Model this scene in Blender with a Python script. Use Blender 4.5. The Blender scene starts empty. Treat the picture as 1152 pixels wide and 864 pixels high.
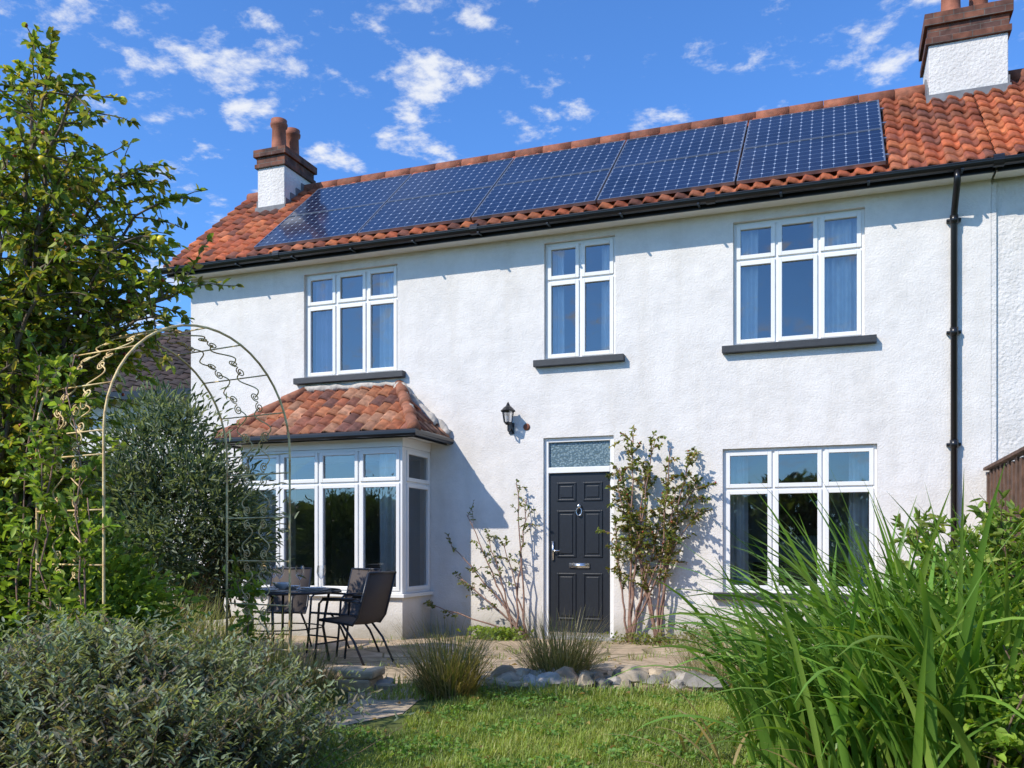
import bpy, math, random
import numpy as np
from mathutils import Vector, Matrix
random.seed(7); rng=np.random.default_rng(7)
S=bpy.context.scene
S.view_settings.view_transform='Standard'; S.view_settings.look='None'; S.view_settings.exposure=0
col=S.collection
C20,S20=math.cos(math.radians(20)),math.sin(math.radians(20))
def G(r,d,z=0.0): return Vector((C20*r-S20*d,-10.6+S20*r+C20*d,z))   # garden frame -> world

# ---------------------------------------------------------------- materials
def newmat(name):
    m=bpy.data.materials.new(name); m.use_nodes=True; nt=m.node_tree; nt.nodes.clear()
    o=nt.nodes.new('ShaderNodeOutputMaterial'); return m,nt,o
def N(nt,t,**k):
    n=nt.nodes.new(t)
    for a,b in k.items():
        if a.startswith('i_'): n.inputs[a[2:].replace('_',' ')].default_value=b
        else: setattr(n,a,b)
    return n
def c4(c): return (c[0],c[1],c[2],1)
def mat(name,c,rough=.7,var=.15,scale=8,bump=0,bscale=60,c2=None,attr=False,metal=0,spec=.5,bdist=.01,coords='Object'):
    m,nt,o=newmat(name); L=nt.links
    p=N(nt,'ShaderNodeBsdfPrincipled'); p.inputs['Roughness'].default_value=rough; p.inputs['Metallic'].default_value=metal
    p.inputs['Specular IOR Level'].default_value=spec
    L.new(p.outputs[0],o.inputs[0])
    tc=N(nt,'ShaderNodeTexCoord'); n=N(nt,'ShaderNodeTexNoise'); n.inputs['Scale'].default_value=scale; n.inputs['Detail'].default_value=6
    L.new(tc.outputs[coords],n.inputs['Vector'])
    r=N(nt,'ShaderNodeValToRGB'); d=c2 if c2 else tuple(x*(1-var*1.6) for x in c)
    r.color_ramp.elements[0].position=.3; r.color_ramp.elements[1].position=.7
    r.color_ramp.elements[0].color=c4(d); r.color_ramp.elements[1].color=c4(c)
    L.new(n.outputs['Fac'],r.inputs[0]); out=r.outputs[0]
    if attr:
        a=N(nt,'ShaderNodeAttribute',attribute_name='Col'); mx=N(nt,'ShaderNodeMix',data_type='RGBA',blend_type='MULTIPLY'); mx.inputs[0].default_value=1
        L.new(out,mx.inputs[6]); L.new(a.outputs['Color'],mx.inputs[7]); out=mx.outputs[2]
    L.new(out,p.inputs['Base Color'])
    if bump:
        b=N(nt,'ShaderNodeBump'); b.inputs['Strength'].default_value=bump; b.inputs['Distance'].default_value=bdist
        n2=N(nt,'ShaderNodeTexNoise'); n2.inputs['Scale'].default_value=bscale; n2.inputs['Detail'].default_value=5
        L.new(tc.outputs[coords],n2.inputs['Vector']); L.new(n2.outputs['Fac'],b.inputs['Height']); L.new(b.outputs[0],p.inputs['Normal'])
    return m
def leafmat(name,trans=.35,rough=.5,spec=.25):
    m,nt,o=newmat(name); L=nt.links
    a=N(nt,'ShaderNodeAttribute',attribute_name='Col')
    p=N(nt,'ShaderNodeBsdfPrincipled'); p.inputs['Roughness'].default_value=rough; p.inputs['Specular IOR Level'].default_value=spec
    t=N(nt,'ShaderNodeBsdfTranslucent'); mx=N(nt,'ShaderNodeMixShader'); mx.inputs[0].default_value=trans
    g=N(nt,'ShaderNodeMix',data_type='RGBA',blend_type='MULTIPLY'); g.inputs[0].default_value=1; g.inputs[7].default_value=(1.9,1.8,.7,1)
    L.new(a.outputs['Color'],p.inputs['Base Color']); L.new(a.outputs['Color'],g.inputs[6]); L.new(g.outputs[2],t.inputs['Color'])
    L.new(p.outputs[0],mx.inputs[1]); L.new(t.outputs[0],mx.inputs[2]); L.new(mx.outputs[0],o.inputs[0]); return m
def rendermat(name,c,bump=.35,bs=45):
    m,nt,o=newmat(name); L=nt.links
    p=N(nt,'ShaderNodeBsdfPrincipled'); p.inputs['Roughness'].default_value=.9; p.inputs['Specular IOR Level'].default_value=.2; L.new(p.outputs[0],o.inputs[0])
    tc=N(nt,'ShaderNodeTexCoord')
    n=N(nt,'ShaderNodeTexNoise'); n.inputs['Scale'].default_value=1.9; n.inputs['Detail'].default_value=12; n.inputs['Roughness'].default_value=.74
    L.new(tc.outputs['Object'],n.inputs['Vector'])
    r=N(nt,'ShaderNodeValToRGB'); e=r.color_ramp.elements; e[0].position=.3; e[1].position=.60
    e[0].color=c4([x*.83 for x in c]); e[1].color=c4(c); L.new(n.outputs['Fac'],r.inputs[0])
    mp=N(nt,'ShaderNodeMapping'); mp.inputs['Scale'].default_value=(4,4,.5); L.new(tc.outputs['Object'],mp.inputs[0])
    n3=N(nt,'ShaderNodeTexNoise'); n3.inputs['Scale'].default_value=1.1; n3.inputs['Detail'].default_value=7; L.new(mp.outputs[0],n3.inputs['Vector'])
    r3=N(nt,'ShaderNodeValToRGB'); e=r3.color_ramp.elements; e[0].position=.28; e[1].position=.5; e[0].color=(.94,.93,.91,1); e[1].color=(1,1,1,1); L.new(n3.outputs['Fac'],r3.inputs[0])
    m1=N(nt,'ShaderNodeMix',data_type='RGBA',blend_type='MULTIPLY'); m1.inputs[0].default_value=1; L.new(r.outputs[0],m1.inputs[6]); L.new(r3.outputs[0],m1.inputs[7])
    sx=N(nt,'ShaderNodeSeparateXYZ'); L.new(tc.outputs['Object'],sx.inputs[0])
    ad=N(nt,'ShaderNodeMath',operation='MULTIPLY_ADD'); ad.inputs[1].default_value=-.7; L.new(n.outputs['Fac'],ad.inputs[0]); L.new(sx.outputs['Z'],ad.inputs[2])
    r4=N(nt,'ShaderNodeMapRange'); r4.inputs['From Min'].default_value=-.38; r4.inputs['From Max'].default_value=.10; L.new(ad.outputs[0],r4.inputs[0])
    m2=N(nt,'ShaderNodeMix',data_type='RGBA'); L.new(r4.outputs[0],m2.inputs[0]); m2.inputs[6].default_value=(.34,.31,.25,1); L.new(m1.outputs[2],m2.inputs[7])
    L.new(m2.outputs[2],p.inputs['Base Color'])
    nb=N(nt,'ShaderNodeTexNoise'); nb.inputs['Scale'].default_value=bs; nb.inputs['Detail'].default_value=6; nb.inputs['Roughness'].default_value=.6; L.new(tc.outputs['Object'],nb.inputs['Vector'])
    b=N(nt,'ShaderNodeBump'); b.inputs['Strength'].default_value=bump; b.inputs['Distance'].default_value=.02; L.new(nb.outputs['Fac'],b.inputs['Height'])
    nb2=N(nt,'ShaderNodeTexNoise'); nb2.inputs['Scale'].default_value=5; nb2.inputs['Detail'].default_value=3; L.new(tc.outputs['Object'],nb2.inputs['Vector'])
    b2=N(nt,'ShaderNodeBump'); b2.inputs['Strength'].default_value=.4; b2.inputs['Distance'].default_value=.03; L.new(nb2.outputs['Fac'],b2.inputs['Height']); L.new(b.outputs[0],b2.inputs['Normal'])
    L.new(b2.outputs[0],p.inputs['Normal']); return m
def glassmat(name,refl=.22,tint=(.9,.92,.92)):
    m,nt,o=newmat(name); L=nt.links
    t=N(nt,'ShaderNodeBsdfTransparent'); t.inputs[0].default_value=c4(tint); g=N(nt,'ShaderNodeBsdfGlossy'); g.inputs['Roughness'].default_value=.02
    f=N(nt,'ShaderNodeFresnel'); f.inputs[0].default_value=1.5; a=N(nt,'ShaderNodeMath',operation='ADD',use_clamp=True); a.inputs[1].default_value=refl
    L.new(f.outputs[0],a.inputs[0]); mx=N(nt,'ShaderNodeMixShader'); L.new(a.outputs[0],mx.inputs[0]); L.new(t.outputs[0],mx.inputs[1]); L.new(g.outputs[0],mx.inputs[2]); L.new(mx.outputs[0],o.inputs[0])
    tc=N(nt,'ShaderNodeTexCoord'); n=N(nt,'ShaderNodeTexNoise'); n.inputs['Scale'].default_value=1.5; L.new(tc.outputs['Object'],n.inputs['Vector'])
    b=N(nt,'ShaderNodeBump'); b.inputs['Strength'].default_value=.12; b.inputs['Distance'].default_value=.02; L.new(n.outputs['Fac'],b.inputs['Height']); L.new(b.outputs[0],g.inputs['Normal'])
    return m
M={}
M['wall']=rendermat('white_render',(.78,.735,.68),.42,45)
M['wall2']=rendermat('rough_white_render',(.77,.73,.68),.9,28)
M['upvc']=mat('white_frame_paint',(.82,.80,.76),.35,.04,3)
M['tile']=mat('clay_pantile',(1,1,1),.8,.32,11,.6,70,attr=True)
M['mortar']=mat('lime_mortar',(.62,.56,.48),.95,.3,12,.8,30)
M['black']=mat('black_plastic',(.012,.012,.014),.3,.2,5)
M['sill']=mat('dark_slate_sill',(.035,.038,.042),.55,.2,9,.3)
M['glass']=glassmat('window_glass',.17)
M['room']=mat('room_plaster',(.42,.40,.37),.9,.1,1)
M['curtain']=mat('curtain_cloth',(.9,.86,.80),.9,.1,6)
M['curtain2']=mat('lilac_curtain_cloth',(.55,.45,.52),.9,.1,6)
M['door']=mat('charcoal_door_paint',(.018,.021,.027),.38,.15,30,.08,120)
M['chrome']=mat('brushed_steel',(.75,.75,.75),.25,.05,20,metal=1)
M['lead']=mat('lead_flashing',(.22,.22,.23),.7,.25,8,.4)
M['wood']=mat('stained_fence_timber',(.17,.09,.055),.8,.35,10,.4,50)
M['darktile']=mat('dark_roof_tile',(.10,.07,.055),.85,.3,9,.5,30,attr=True)
M['terra']=mat('terracotta',(.38,.13,.07),.8,.3,9,.3,50)
M['bark']=mat('bark',(.20,.14,.09),.9,.35,25,.6,90)
M['stem']=mat('rose_stem',(.36,.21,.15),.8,.3,25,.3,90)
M['leaf']=leafmat('leaf',.36)
M['straw']=leafmat('blade',.30,.42,.35)
M['stone']=mat('garden_stone',(1,1,1),.85,.3,8,.7,30,attr=True,coords='Object')
M['iron']=mat('cream_painted_iron',(.95,.76,.38),.6,.1,14,.3,80,c2=(.55,.31,.11))
M['frame']=mat('navy_metal_tube',(.018,.022,.032),.35,.1,9)
M['sling']=mat('textilene_sling',(.095,.075,.065),.8,.15,200,.3,400)
M['alu']=mat('panel_frame_aluminium',(.36,.39,.44),.35,.05,9,metal=.8)
M['tableglass']=mat('smoked_table_glass',(.06,.06,.065),.08,.05,9)
M['porcelain']=mat('white_porcelain',(.8,.8,.78),.2,.03,9)
M['linen']=mat('linen_placemat',(.5,.46,.4),.9,.1,60)
M['yellowfruit']=mat('yellow_fruit',(.8,.62,.04),.4,.1,9)
def frostmat():
    m,nt,o=newmat('obscured_glass'); L=nt.links; p=N(nt,'ShaderNodeBsdfPrincipled'); p.inputs['Roughness'].default_value=.15; L.new(p.outputs[0],o.inputs[0])
    tc=N(nt,'ShaderNodeTexCoord'); v=N(nt,'ShaderNodeTexVoronoi'); v.inputs['Scale'].default_value=42; L.new(tc.outputs['Object'],v.inputs['Vector'])
    r=N(nt,'ShaderNodeValToRGB'); e=r.color_ramp.elements; e[0].color=(.30,.38,.39,1); e[1].color=(.10,.15,.17,1); e[1].position=.6; L.new(v.outputs['Distance'],r.inputs[0]); L.new(r.outputs[0],p.inputs['Base Color'])
    b=N(nt,'ShaderNodeBump'); b.inputs['Strength'].default_value=.65; b.inputs['Distance'].default_value=.008; L.new(v.outputs['Distance'],b.inputs['Height']); L.new(b.outputs[0],p.inputs['Normal']); return m
M['frost']=frostmat()
def glm():
    m,nt,o=newmat('clear_glassware'); g=N(nt,'ShaderNodeBsdfGlossy'); g.inputs['Roughness'].default_value=.02
    t=N(nt,'ShaderNodeBsdfTransparent'); t.inputs[0].default_value=(.9,.92,.94,1); f=N(nt,'ShaderNodeLayerWeight'); f.inputs[0].default_value=.6
    x=N(nt,'ShaderNodeMixShader'); nt.links.new(f.outputs['Facing'],x.inputs[0]); nt.links.new(t.outputs[0],x.inputs[1]); nt.links.new(g.outputs[0],x.inputs[2]); nt.links.new(x.outputs[0],o.inputs[0]); return m
M['wineglass']=glm()
def brickmat():
    m,nt,o=newmat('red_brick'); L=nt.links; p=N(nt,'ShaderNodeBsdfPrincipled'); p.inputs['Roughness'].default_value=.9; L.new(p.outputs[0],o.inputs[0])
    tc=N(nt,'ShaderNodeTexCoord'); s=N(nt,'ShaderNodeSeparateXYZ'); L.new(tc.outputs['Object'],s.inputs[0]); a=N(nt,'ShaderNodeMath',operation='ADD'); L.new(s.outputs[0],a.inputs[0]); L.new(s.outputs[1],a.inputs[1])
    c=N(nt,'ShaderNodeCombineXYZ'); L.new(a.outputs[0],c.inputs[0]); L.new(s.outputs[2],c.inputs[1])
    b=N(nt,'ShaderNodeTexBrick'); b.inputs['Scale'].default_value=1; b.inputs['Brick Width'].default_value=.22; b.inputs['Row Height'].default_value=.075; b.inputs['Mortar Size'].default_value=.005
    b.inputs['Color1'].default_value=(.24,.09,.05,1); b.inputs['Color2'].default_value=(.11,.055,.045,1); b.inputs['Mortar'].default_value=(.16,.13,.11,1)
    L.new(c.outputs[0],b.inputs['Vector'])
    nz=N(nt,'ShaderNodeTexNoise'); nz.inputs['Scale'].default_value=9; nz.inputs['Detail'].default_value=6; L.new(tc.outputs['Object'],nz.inputs['Vector'])
    cr=N(nt,'ShaderNodeValToRGB'); cr.color_ramp.elements[0].color=(.4,.37,.36,1); cr.color_ramp.elements[0].position=.3; cr.color_ramp.elements[1].position=.65; L.new(nz.outputs['Fac'],cr.inputs[0])
    mx=N(nt,'ShaderNodeMix',data_type='RGBA',blend_type='MULTIPLY'); mx.inputs[0].default_value=1; L.new(b.outputs[0],mx.inputs[6]); L.new(cr.outputs[0],mx.inputs[7]); L.new(mx.outputs[2],p.inputs['Base Color'])
    bp=N(nt,'ShaderNodeBump'); bp.inputs['Strength'].default_value=.5; bp.inputs['Distance'].default_value=.01; bp.invert=True; L.new(b.outputs['Fac'],bp.inputs['Height']); L.new(bp.outputs[0],p.inputs['Normal']); return m
M['brick']=brickmat()
def pvmat():
    m,nt,o=newmat('solar_cells'); L=nt.links; p=N(nt,'ShaderNodeBsdfPrincipled'); p.inputs['Roughness'].default_value=.12; L.new(p.outputs[0],o.inputs[0])
    p.inputs['Specular IOR Level'].default_value=.8
    uv=N(nt,'ShaderNodeUVMap'); s=N(nt,'ShaderNodeSeparateXYZ'); L.new(uv.outputs[0],s.inputs[0])
    def mth(op,a,b=None):
        n=N(nt,'ShaderNodeMath',operation=op)
        for i,x in enumerate((a,b)):
            if x is None: continue
            if isinstance(x,(int,float)): n.inputs[i].default_value=x
            else: L.new(x,n.inputs[i])
        return n.outputs[0]
    fx=mth('PINGPONG',mth('MULTIPLY',s.outputs[0],12),.5); fy=mth('PINGPONG',mth('MULTIPLY',s.outputs[1],8),.5)
    dia=mth('LESS_THAN',mth('ADD',fx,fy),.13); line=mth('LESS_THAN',mth('MINIMUM',fx,fy),.025)
    tc=N(nt,'ShaderNodeTexCoord'); nz=N(nt,'ShaderNodeTexNoise'); nz.inputs['Scale'].default_value=1.2; nz.inputs['Detail'].default_value=5; L.new(tc.outputs['Object'],nz.inputs['Vector'])
    cr=N(nt,'ShaderNodeValToRGB'); e=cr.color_ramp.elements; e[0].position=.35; e[1].position=.65; e[0].color=(.009,.014,.038,1); e[1].color=(.016,.025,.06,1); L.new(nz.outputs['Fac'],cr.inputs[0])
    m1=N(nt,'ShaderNodeMix',data_type='RGBA'); L.new(line,m1.inputs[0]); L.new(cr.outputs[0],m1.inputs[6]); m1.inputs[7].default_value=(.10,.14,.21,1)
    m2=N(nt,'ShaderNodeMix',data_type='RGBA'); L.new(dia,m2.inputs[0]); L.new(m1.outputs[2],m2.inputs[6]); m2.inputs[7].default_value=(.38,.42,.5,1)
    L.new(m2.outputs[2],p.inputs['Base Color']); return m
M['pv']=pvmat()

# ---------------------------------------------------------------- mesh helpers
def empty(name,loc=(0,0,0)):
    e=bpy.data.objects.new(name,None); e.location=loc; e.empty_display_size=.2; col.objects.link(e); return e
class B:
    def __init__(s): s.v=[]; s.f=[]; s.c=[]; s.m=[]
    def add(s,v,f,c=(1,1,1),m=0):
        k=len(s.v); s.v+= [tuple(x) for x in v]; s.f+=[tuple(i+k for i in q) for q in f]; s.c+=[c]*len(f); s.m+=[m]*len(f)
    def box(s,x0,x1,y0,y1,z0,z1,X=None,c=(1,1,1),m=0):
        v=[Vector((x,y,z)) for z in (z0,z1) for y in (y0,y1) for x in (x0,x1)]
        if X is not None: v=[X@a for a in v]
        s.add(v,[(0,2,3,1),(4,5,7,6),(0,1,5,4),(2,6,7,3),(0,4,6,2),(1,3,7,5)],c,m)
    def tube(s,pts,r,n=8,c=(1,1,1),m=0,cap=True):
        pts=[Vector(p) for p in pts]; k=len(pts)
        if not hasattr(r,'__len__'): r=[r]*k
        v=[];ref=None
        for i,p in enumerate(pts):
            d=(pts[min(i+1,k-1)]-pts[max(i-1,0)])
            if d.length<1e-9: d=Vector((0,0,1))
            d.normalize()
            if ref is None: ref=Vector((0,0,1)) if abs(d.z)<.9 else Vector((1,0,0))
            a=(ref-d*ref.dot(d)); 
            if a.length<1e-4: a=d.orthogonal()
            a.normalize(); b=d.cross(a); ref=a
            for j in range(n):
                t=2*math.pi*j/n; v.append(p+(a*math.cos(t)+b*math.sin(t))*r[i])
        f=[(i*n+j,i*n+(j+1)%n,(i+1)*n+(j+1)%n,(i+1)*n+j) for i in range(k-1) for j in range(n)]
        if cap: f+= [tuple(range(n))[::-1],tuple((k-1)*n+j for j in range(n))]
        s.add(v,f,c,m)
    def lathe(s,prof,n=20,at=(0,0,0),c=(1,1,1),m=0):
        v=[(at[0]+r*math.cos(2*math.pi*j/n),at[1]+r*math.sin(2*math.pi*j/n),at[2]+z) for r,z in prof for j in range(n)]
        f=[(i*n+j,i*n+(j+1)%n,(i+1)*n+(j+1)%n,(i+1)*n+j) for i in range(len(prof)-1) for j in range(n)]
        s.add(v,f,c,m)
    def obj(s,name,mats,parent=None,smooth=False,bevel=0):
        me=bpy.data.meshes.new(name); me.from_pydata(s.v,[],s.f)
        if not isinstance(mats,(list,tuple)): mats=[mats]
        for q in mats: me.materials.append(q)
        a=me.attributes.new('Col','FLOAT_COLOR','FACE'); a.data.foreach_set('color',np.array([[*q,1] for q in s.c],dtype=np.float32).ravel())
        me.polygons.foreach_set('material_index',s.m); me.polygons.foreach_set('use_smooth',[smooth]*len(s.f)); me.update()
        o=bpy.data.objects.new(name,me); col.objects.link(o)
        if parent: o.parent=parent
        if bevel:
            b=o.modifiers.new('b','BEVEL'); b.width=bevel; b.segments=2; b.limit_method='ANGLE'
        return o
def np_mesh(name,V,F,cols,m,parent=None,smooth=False):
    V=np.ascontiguousarray(V,dtype=np.float32); F=np.ascontiguousarray(F,dtype=np.int32); k=F.shape[1]
    me=bpy.data.meshes.new(name); me.vertices.add(len(V)); me.vertices.foreach_set('co',V.ravel())
    me.loops.add(F.size); me.loops.foreach_set('vertex_index',F.ravel()); me.polygons.add(len(F)); me.polygons.foreach_set('loop_start',np.arange(len(F),dtype=np.int32)*k)
    me.update(calc_edges=True)
    a=me.attributes.new('Col','FLOAT_COLOR','FACE'); cc=np.ones((len(F),4),dtype=np.float32); cc[:,:3]=cols; a.data.foreach_set('color',cc.ravel())
    if smooth: me.polygons.foreach_set('use_smooth',np.ones(len(F),dtype=bool))
    me.materials.append(m); o=bpy.data.objects.new(name,me); col.objects.link(o)
    if parent: o.parent=parent
    return o
def nrm(a): return a/np.maximum(np.linalg.norm(a,axis=1,keepdims=True),1e-9)
def pick(cols,n,jit=.22):
    cols=np.array(cols); c=cols[rng.integers(0,len(cols),n)]; c2=cols[rng.integers(0,len(cols),n)]; t=rng.random((n,1))*.5
    return np.clip((c*(1-t)+c2*t)*(1+rng.uniform(-jit,jit,(n,1))),0,1)
def leaves(name,P,D,L,W,cols,parent=None,fold=.25,m=None):
    P=np.array(P,float); D=nrm(np.array(D,float)); n=len(P)
    L=np.broadcast_to(np.array(L,float),(n,)).reshape(n,1)*rng.uniform(.6,1.25,(n,1)); W=np.broadcast_to(np.array(W,float),(n,)).reshape(n,1)*rng.uniform(.75,1.15,(n,1))
    up=np.array([[0,0,1.]])+rng.normal(0,.55,(n,3)); s=nrm(np.cross(D,up)); q=np.cross(s,D)
    V=np.stack([P,P+D*L*.33+s*W*.5+q*W*fold,P+D*L*.7+s*W*.38+q*W*fold*.6,P+D*L-q*L*.1,P+D*L*.7-s*W*.38+q*W*fold*.6,P+D*L*.33-s*W*.5+q*W*fold],1).reshape(-1,3)
    i=np.arange(n)[:,None]*6; F=np.concatenate([i+np.array([[0,1,2,3]]),i+np.array([[0,3,4,5]])],1).reshape(-1,4)
    return np_mesh(name,V,F,np.repeat(cols,2,axis=0),m or M['leaf'],parent)
def blades(name,P,az,L,w,th0,th1,cols,seg=5,parent=None,m=None,fold=0.0):
    n=len(P); P=np.array(P,float); az=np.array(az).reshape(n); h=np.stack([np.cos(az),np.sin(az),0*az],1); s=np.stack([-np.sin(az),np.cos(az),0*az],1)
    L=np.broadcast_to(L,(n,)); w=np.broadcast_to(w,(n,)); th0=np.broadcast_to(th0,(n,)); th1=np.broadcast_to(th1,(n,))
    tw=rng.normal(0,.5,n) if fold else np.zeros(n)
    cur=P.copy(); lev=[]
    for k in range(seg+1):
        t=k/seg; ww=(w*.5*(min(1,.55+1.5*t))*(1-t**2.2)+.0004)[:,None]
        a=(th0+th1*((max(k,.5)-.5)/seg)**1.4)[:,None]; dirv=(h*np.sin(a)+np.array([[0,0,1.]])*np.cos(a))
        if k: cur=cur+dirv*(L/seg)[:,None]
        nv=np.cross(s,dirv); ta=(tw*t)[:,None]; sd_=s*np.cos(ta)+nv*np.sin(ta)
        if fold: lev+= [cur-sd_*ww, cur-np.cross(sd_,dirv)*ww*fold, cur+sd_*ww]
        else: lev+= [cur-sd_*ww, cur+sd_*ww]
    q=3 if fold else 2
    V=np.stack(lev,1).reshape(-1,3); K=q*(seg+1); i=np.arange(n)[:,None]*K
    if fold: F=np.concatenate([i+np.array([[3*k+j,3*k+j+1,3*k+j+4,3*k+j+3]]) for k in range(seg) for j in (0,1)],1).reshape(-1,4)
    else: F=np.concatenate([i+np.array([[2*k,2*k+1,2*k+3,2*k+2]]) for k in range(seg)],1).reshape(-1,4)
    return np_mesh(name,V,F,np.repeat(cols,seg*(q-1),axis=0),m or M['straw'],parent,not fold)

# ---------------------------------------------------------------- windows
def window(parent,X,W,H,cols,tr,name='window',rel=None,glass='glass'):
    b=B(); g=B(); f=.045; mu=.05
    b.box(0,f,0,.07,0,H,X); b.box(W-f,W,0,.07,0,H,X); b.box(f,W-f,0,.07,0,f,X); b.box(f,W-f,0,.07,H-f,H,X)
    cw=(W-2*f-(cols-1)*mu)/cols
    for i in range(cols):
        a=f+i*(cw+mu)
        if i: b.box(a-mu,a,.003,.067,f,H-f,X)
        rows=[(f,tr-.025),(tr+.025,H-f)] if tr else [(f,H-f)]
        if tr: b.box(a,a+cw,.006,.064,tr-.025,tr+.025,X)
        for (z0,z1) in rows:
            x0,x1=a-.010,a+cw+.010; z0-=.010; z1+=.010; r=.046
            b.box(x0,x0+r,-.014,.05,z0,z1,X); b.box(x1-r,x1,-.014,.05,z0,z1,X); b.box(x0+r,x1-r,-.014,.05,z0,z0+r,X); b.box(x0+r,x1-r,-.014,.05,z1-r,z1,X)
            t1,t2=random.uniform(-.002,.002),random.uniform(-.002,.002)
            q=[Vector((x0+r,.018+t1,z0+r)),Vector((x1-r,.018-t1,z0+r)),Vector((x1-r,.018-t2,z1-r)),Vector((x0+r,.018+t2,z1-r))]
            g.add([X@v for v in q],[(0,1,2,3)])
    b.obj(name+'_frame',M['upvc'],parent,bevel=.004); g.obj(name+'_glass',M[glass],parent)
def curtain(parent,x0,x1,z0,z1,y,m,amp=.025,k=11):
    n=int((x1-x0)/.010)+2; v=[];f=[]
    for i in range(n):
        x=x0+(x1-x0)*i/(n-1); yy=y+amp*math.sin(x*2*math.pi*k)+.012*math.sin(x*37)
        v+=[(x,yy,z0),(x+.01*math.sin(x*20),yy*.999,z1)]
    f=[(2*i,2*i+2,2*i+3,2*i+1) for i in range(n-1)]
    b=B(); b.add(v,f); b.obj('curtain',m,parent,True)
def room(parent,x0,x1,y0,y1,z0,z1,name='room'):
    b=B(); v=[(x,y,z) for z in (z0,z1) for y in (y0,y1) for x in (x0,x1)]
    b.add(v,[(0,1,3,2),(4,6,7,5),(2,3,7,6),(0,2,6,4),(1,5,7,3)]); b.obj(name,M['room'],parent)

def wall_with_holes(b,x0,x1,z0,z1,holes,y=0,depth=.13):
    xs=sorted({x0,x1,*[h[0] for h in holes],*[h[1] for h in holes]}); zs=sorted({z0,z1,*[h[2] for h in holes],*[h[3] for h in holes]})
    for i in range(len(xs)-1):
        for j in range(len(zs)-1):
            cx,cz=(xs[i]+xs[i+1])/2,(zs[j]+zs[j+1])/2
            if any(h[0]<cx<h[1] and h[2]<cz<h[3] for h in holes): continue
            b.add([(xs[i],y,zs[j]),(xs[i+1],y,zs[j]),(xs[i+1],y,zs[j+1]),(xs[i],y,zs[j+1])],[(0,1,2,3)])
    for (a,c,d,e) in holes:
        q=y+depth
        b.add([(a,y,d),(c,y,d),(c,y,e),(a,y,e),(a,q,d),(c,q,d),(c,q,e),(a,q,e)],[(0,4,5,1),(3,2,6,7),(0,3,7,4),(1,5,6,2)])

TILEC=[(.60,.15,.05),(.50,.115,.042),(.66,.185,.062),(.36,.095,.045),(.54,.165,.07),(.25,.08,.045),(.58,.135,.045)]
def tiles(b,O,U,Sv,width,slen,lo=None,hi=None,pitch=.178,gauge=.235,cols=TILEC,amp=.026,rs=None,jit=1):
    O,U,Sv=Vector(O),Vector(U).normalized(),Vector(Sv).normalized(); Nn=U.cross(Sv); 
    if Nn.z<0: Nn=-Nn
    rr=random.Random(3); nc=int(math.ceil(slen/gauge)); nt=int(math.ceil(width/pitch)); n=8
    for k in range(nc):
        for t in range(nt):
            s0=k*gauge+rr.uniform(-.014,.014)*jit; s1=min((k+1)*gauge+.05,slen); du=rr.uniform(-.006,.006)*jit; dh=rr.uniform(0,.010)*jit
            c=cols[rr.randrange(len(cols))]; q=rr.uniform(.66,1.14)*(.88+.18*math.sin(t*.13+k*.5)); c=tuple(x*q for x in c)
            v=[]
            for (s,h) in ((s0+.004,.012),(s0,.042),(s0+(s1-s0)*.5,.028),(s1,.010)):
                L=lo(s) if lo else 0; R=hi(s) if hi else width
                for i in range(n+1):
                    fr=i/n; u=(t+fr*1.04)*pitch+du; u=max(L,min(R,u))
                    pr=amp*math.sin(2*math.pi*fr)+.35*amp*math.sin(4*math.pi*fr+.6)
                    v.append(O+U*u+Sv*s+Nn*(pr+h+dh))
            w=n+1; f=[(r*w+i,r*w+i+1,(r+1)*w+i+1,(r+1)*w+i) for r in range(3) for i in range(n)]
            if (lo or hi) and (v[w]-v[2*w-1]).length<.004 and (v[3*w]-v[4*w-1]).length<.004: continue
            b.add(v,f,c)

# ================================================================ HOUSE
house=empty('white_house')
XL,XR=-8.85,1.55
UP0,UP1=3.48,4.92
wins_up=[(-6.93,-5.48,UP0,UP1,3,.93+.14),(-3.43,-2.52,UP0,4.95,2,.93+.14),(-1.12,.305,UP0,UP1,3,.93+.14)]
low=(-1.24,.433,.62,2.29)
door=(-3.44,-2.54,.03,2.51)
holes=[w[:4] for w in wins_up]+[low,door,(-7.15,-5.15,.35,2.3)]
b=B(); wall_with_holes(b,XL,XR,-.3,5.36,holes)
ZR=6.85; D2=3.7; SL=.869
b.add([(XL,0,-.3),(XL,0,5.33),(XL,1.7,ZR-.05),(XL,D2-.3,5.33),(XL,D2-.3,-.3)],[(0,1,2,3,4)])
b.add([(XL,D2-.3,-.3),(XR,D2-.3,-.3),(XR,D2-.3,5.33),(XL,D2-.3,5.33)],[(0,1,2,3)])
b.obj('walls',M['wall'],house)
for i,w in enumerate(wins_up):
    X=Matrix.Translation((w[0],.055,w[2])); window(house,X,w[1]-w[0],w[3]-w[2],w[4],w[5]-.07)
    room(house,w[0]-.3,w[1]+.3,.135,1.5,w[2]-.3,5.05)
    s=B(); s.box(w[0]-.12,w[1]+.12,-.085,.05,w[2]-.085,w[2]-.002); s.obj('window_sill',M['sill'],house,bevel=.006)
curtain(house,-6.88,-6.50,3.5,4.9,.20,M['curtain2']); curtain(house,-5.84,-5.52,3.5,4.9,.20,M['curtain'])
curtain(house,-3.40,-3.22,3.5,4.9,.20,M['curtain']); curtain(house,-2.74,-2.55,3.5,4.9,.20,M['curtain'])
curtain(house,-1.08,-.86,3.5,4.9,.20,M['curtain']); curtain(house,-.12,.28,3.5,4.9,.20,M['curtain'])
X=Matrix.Translation((low[0],.055,low[2])); window(house,X,low[1]-low[0],low[3]-low[2],3,1.2)
room(house,low[0]-.6,low[1]+.6,.135,1.9,.05,2.6)
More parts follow.
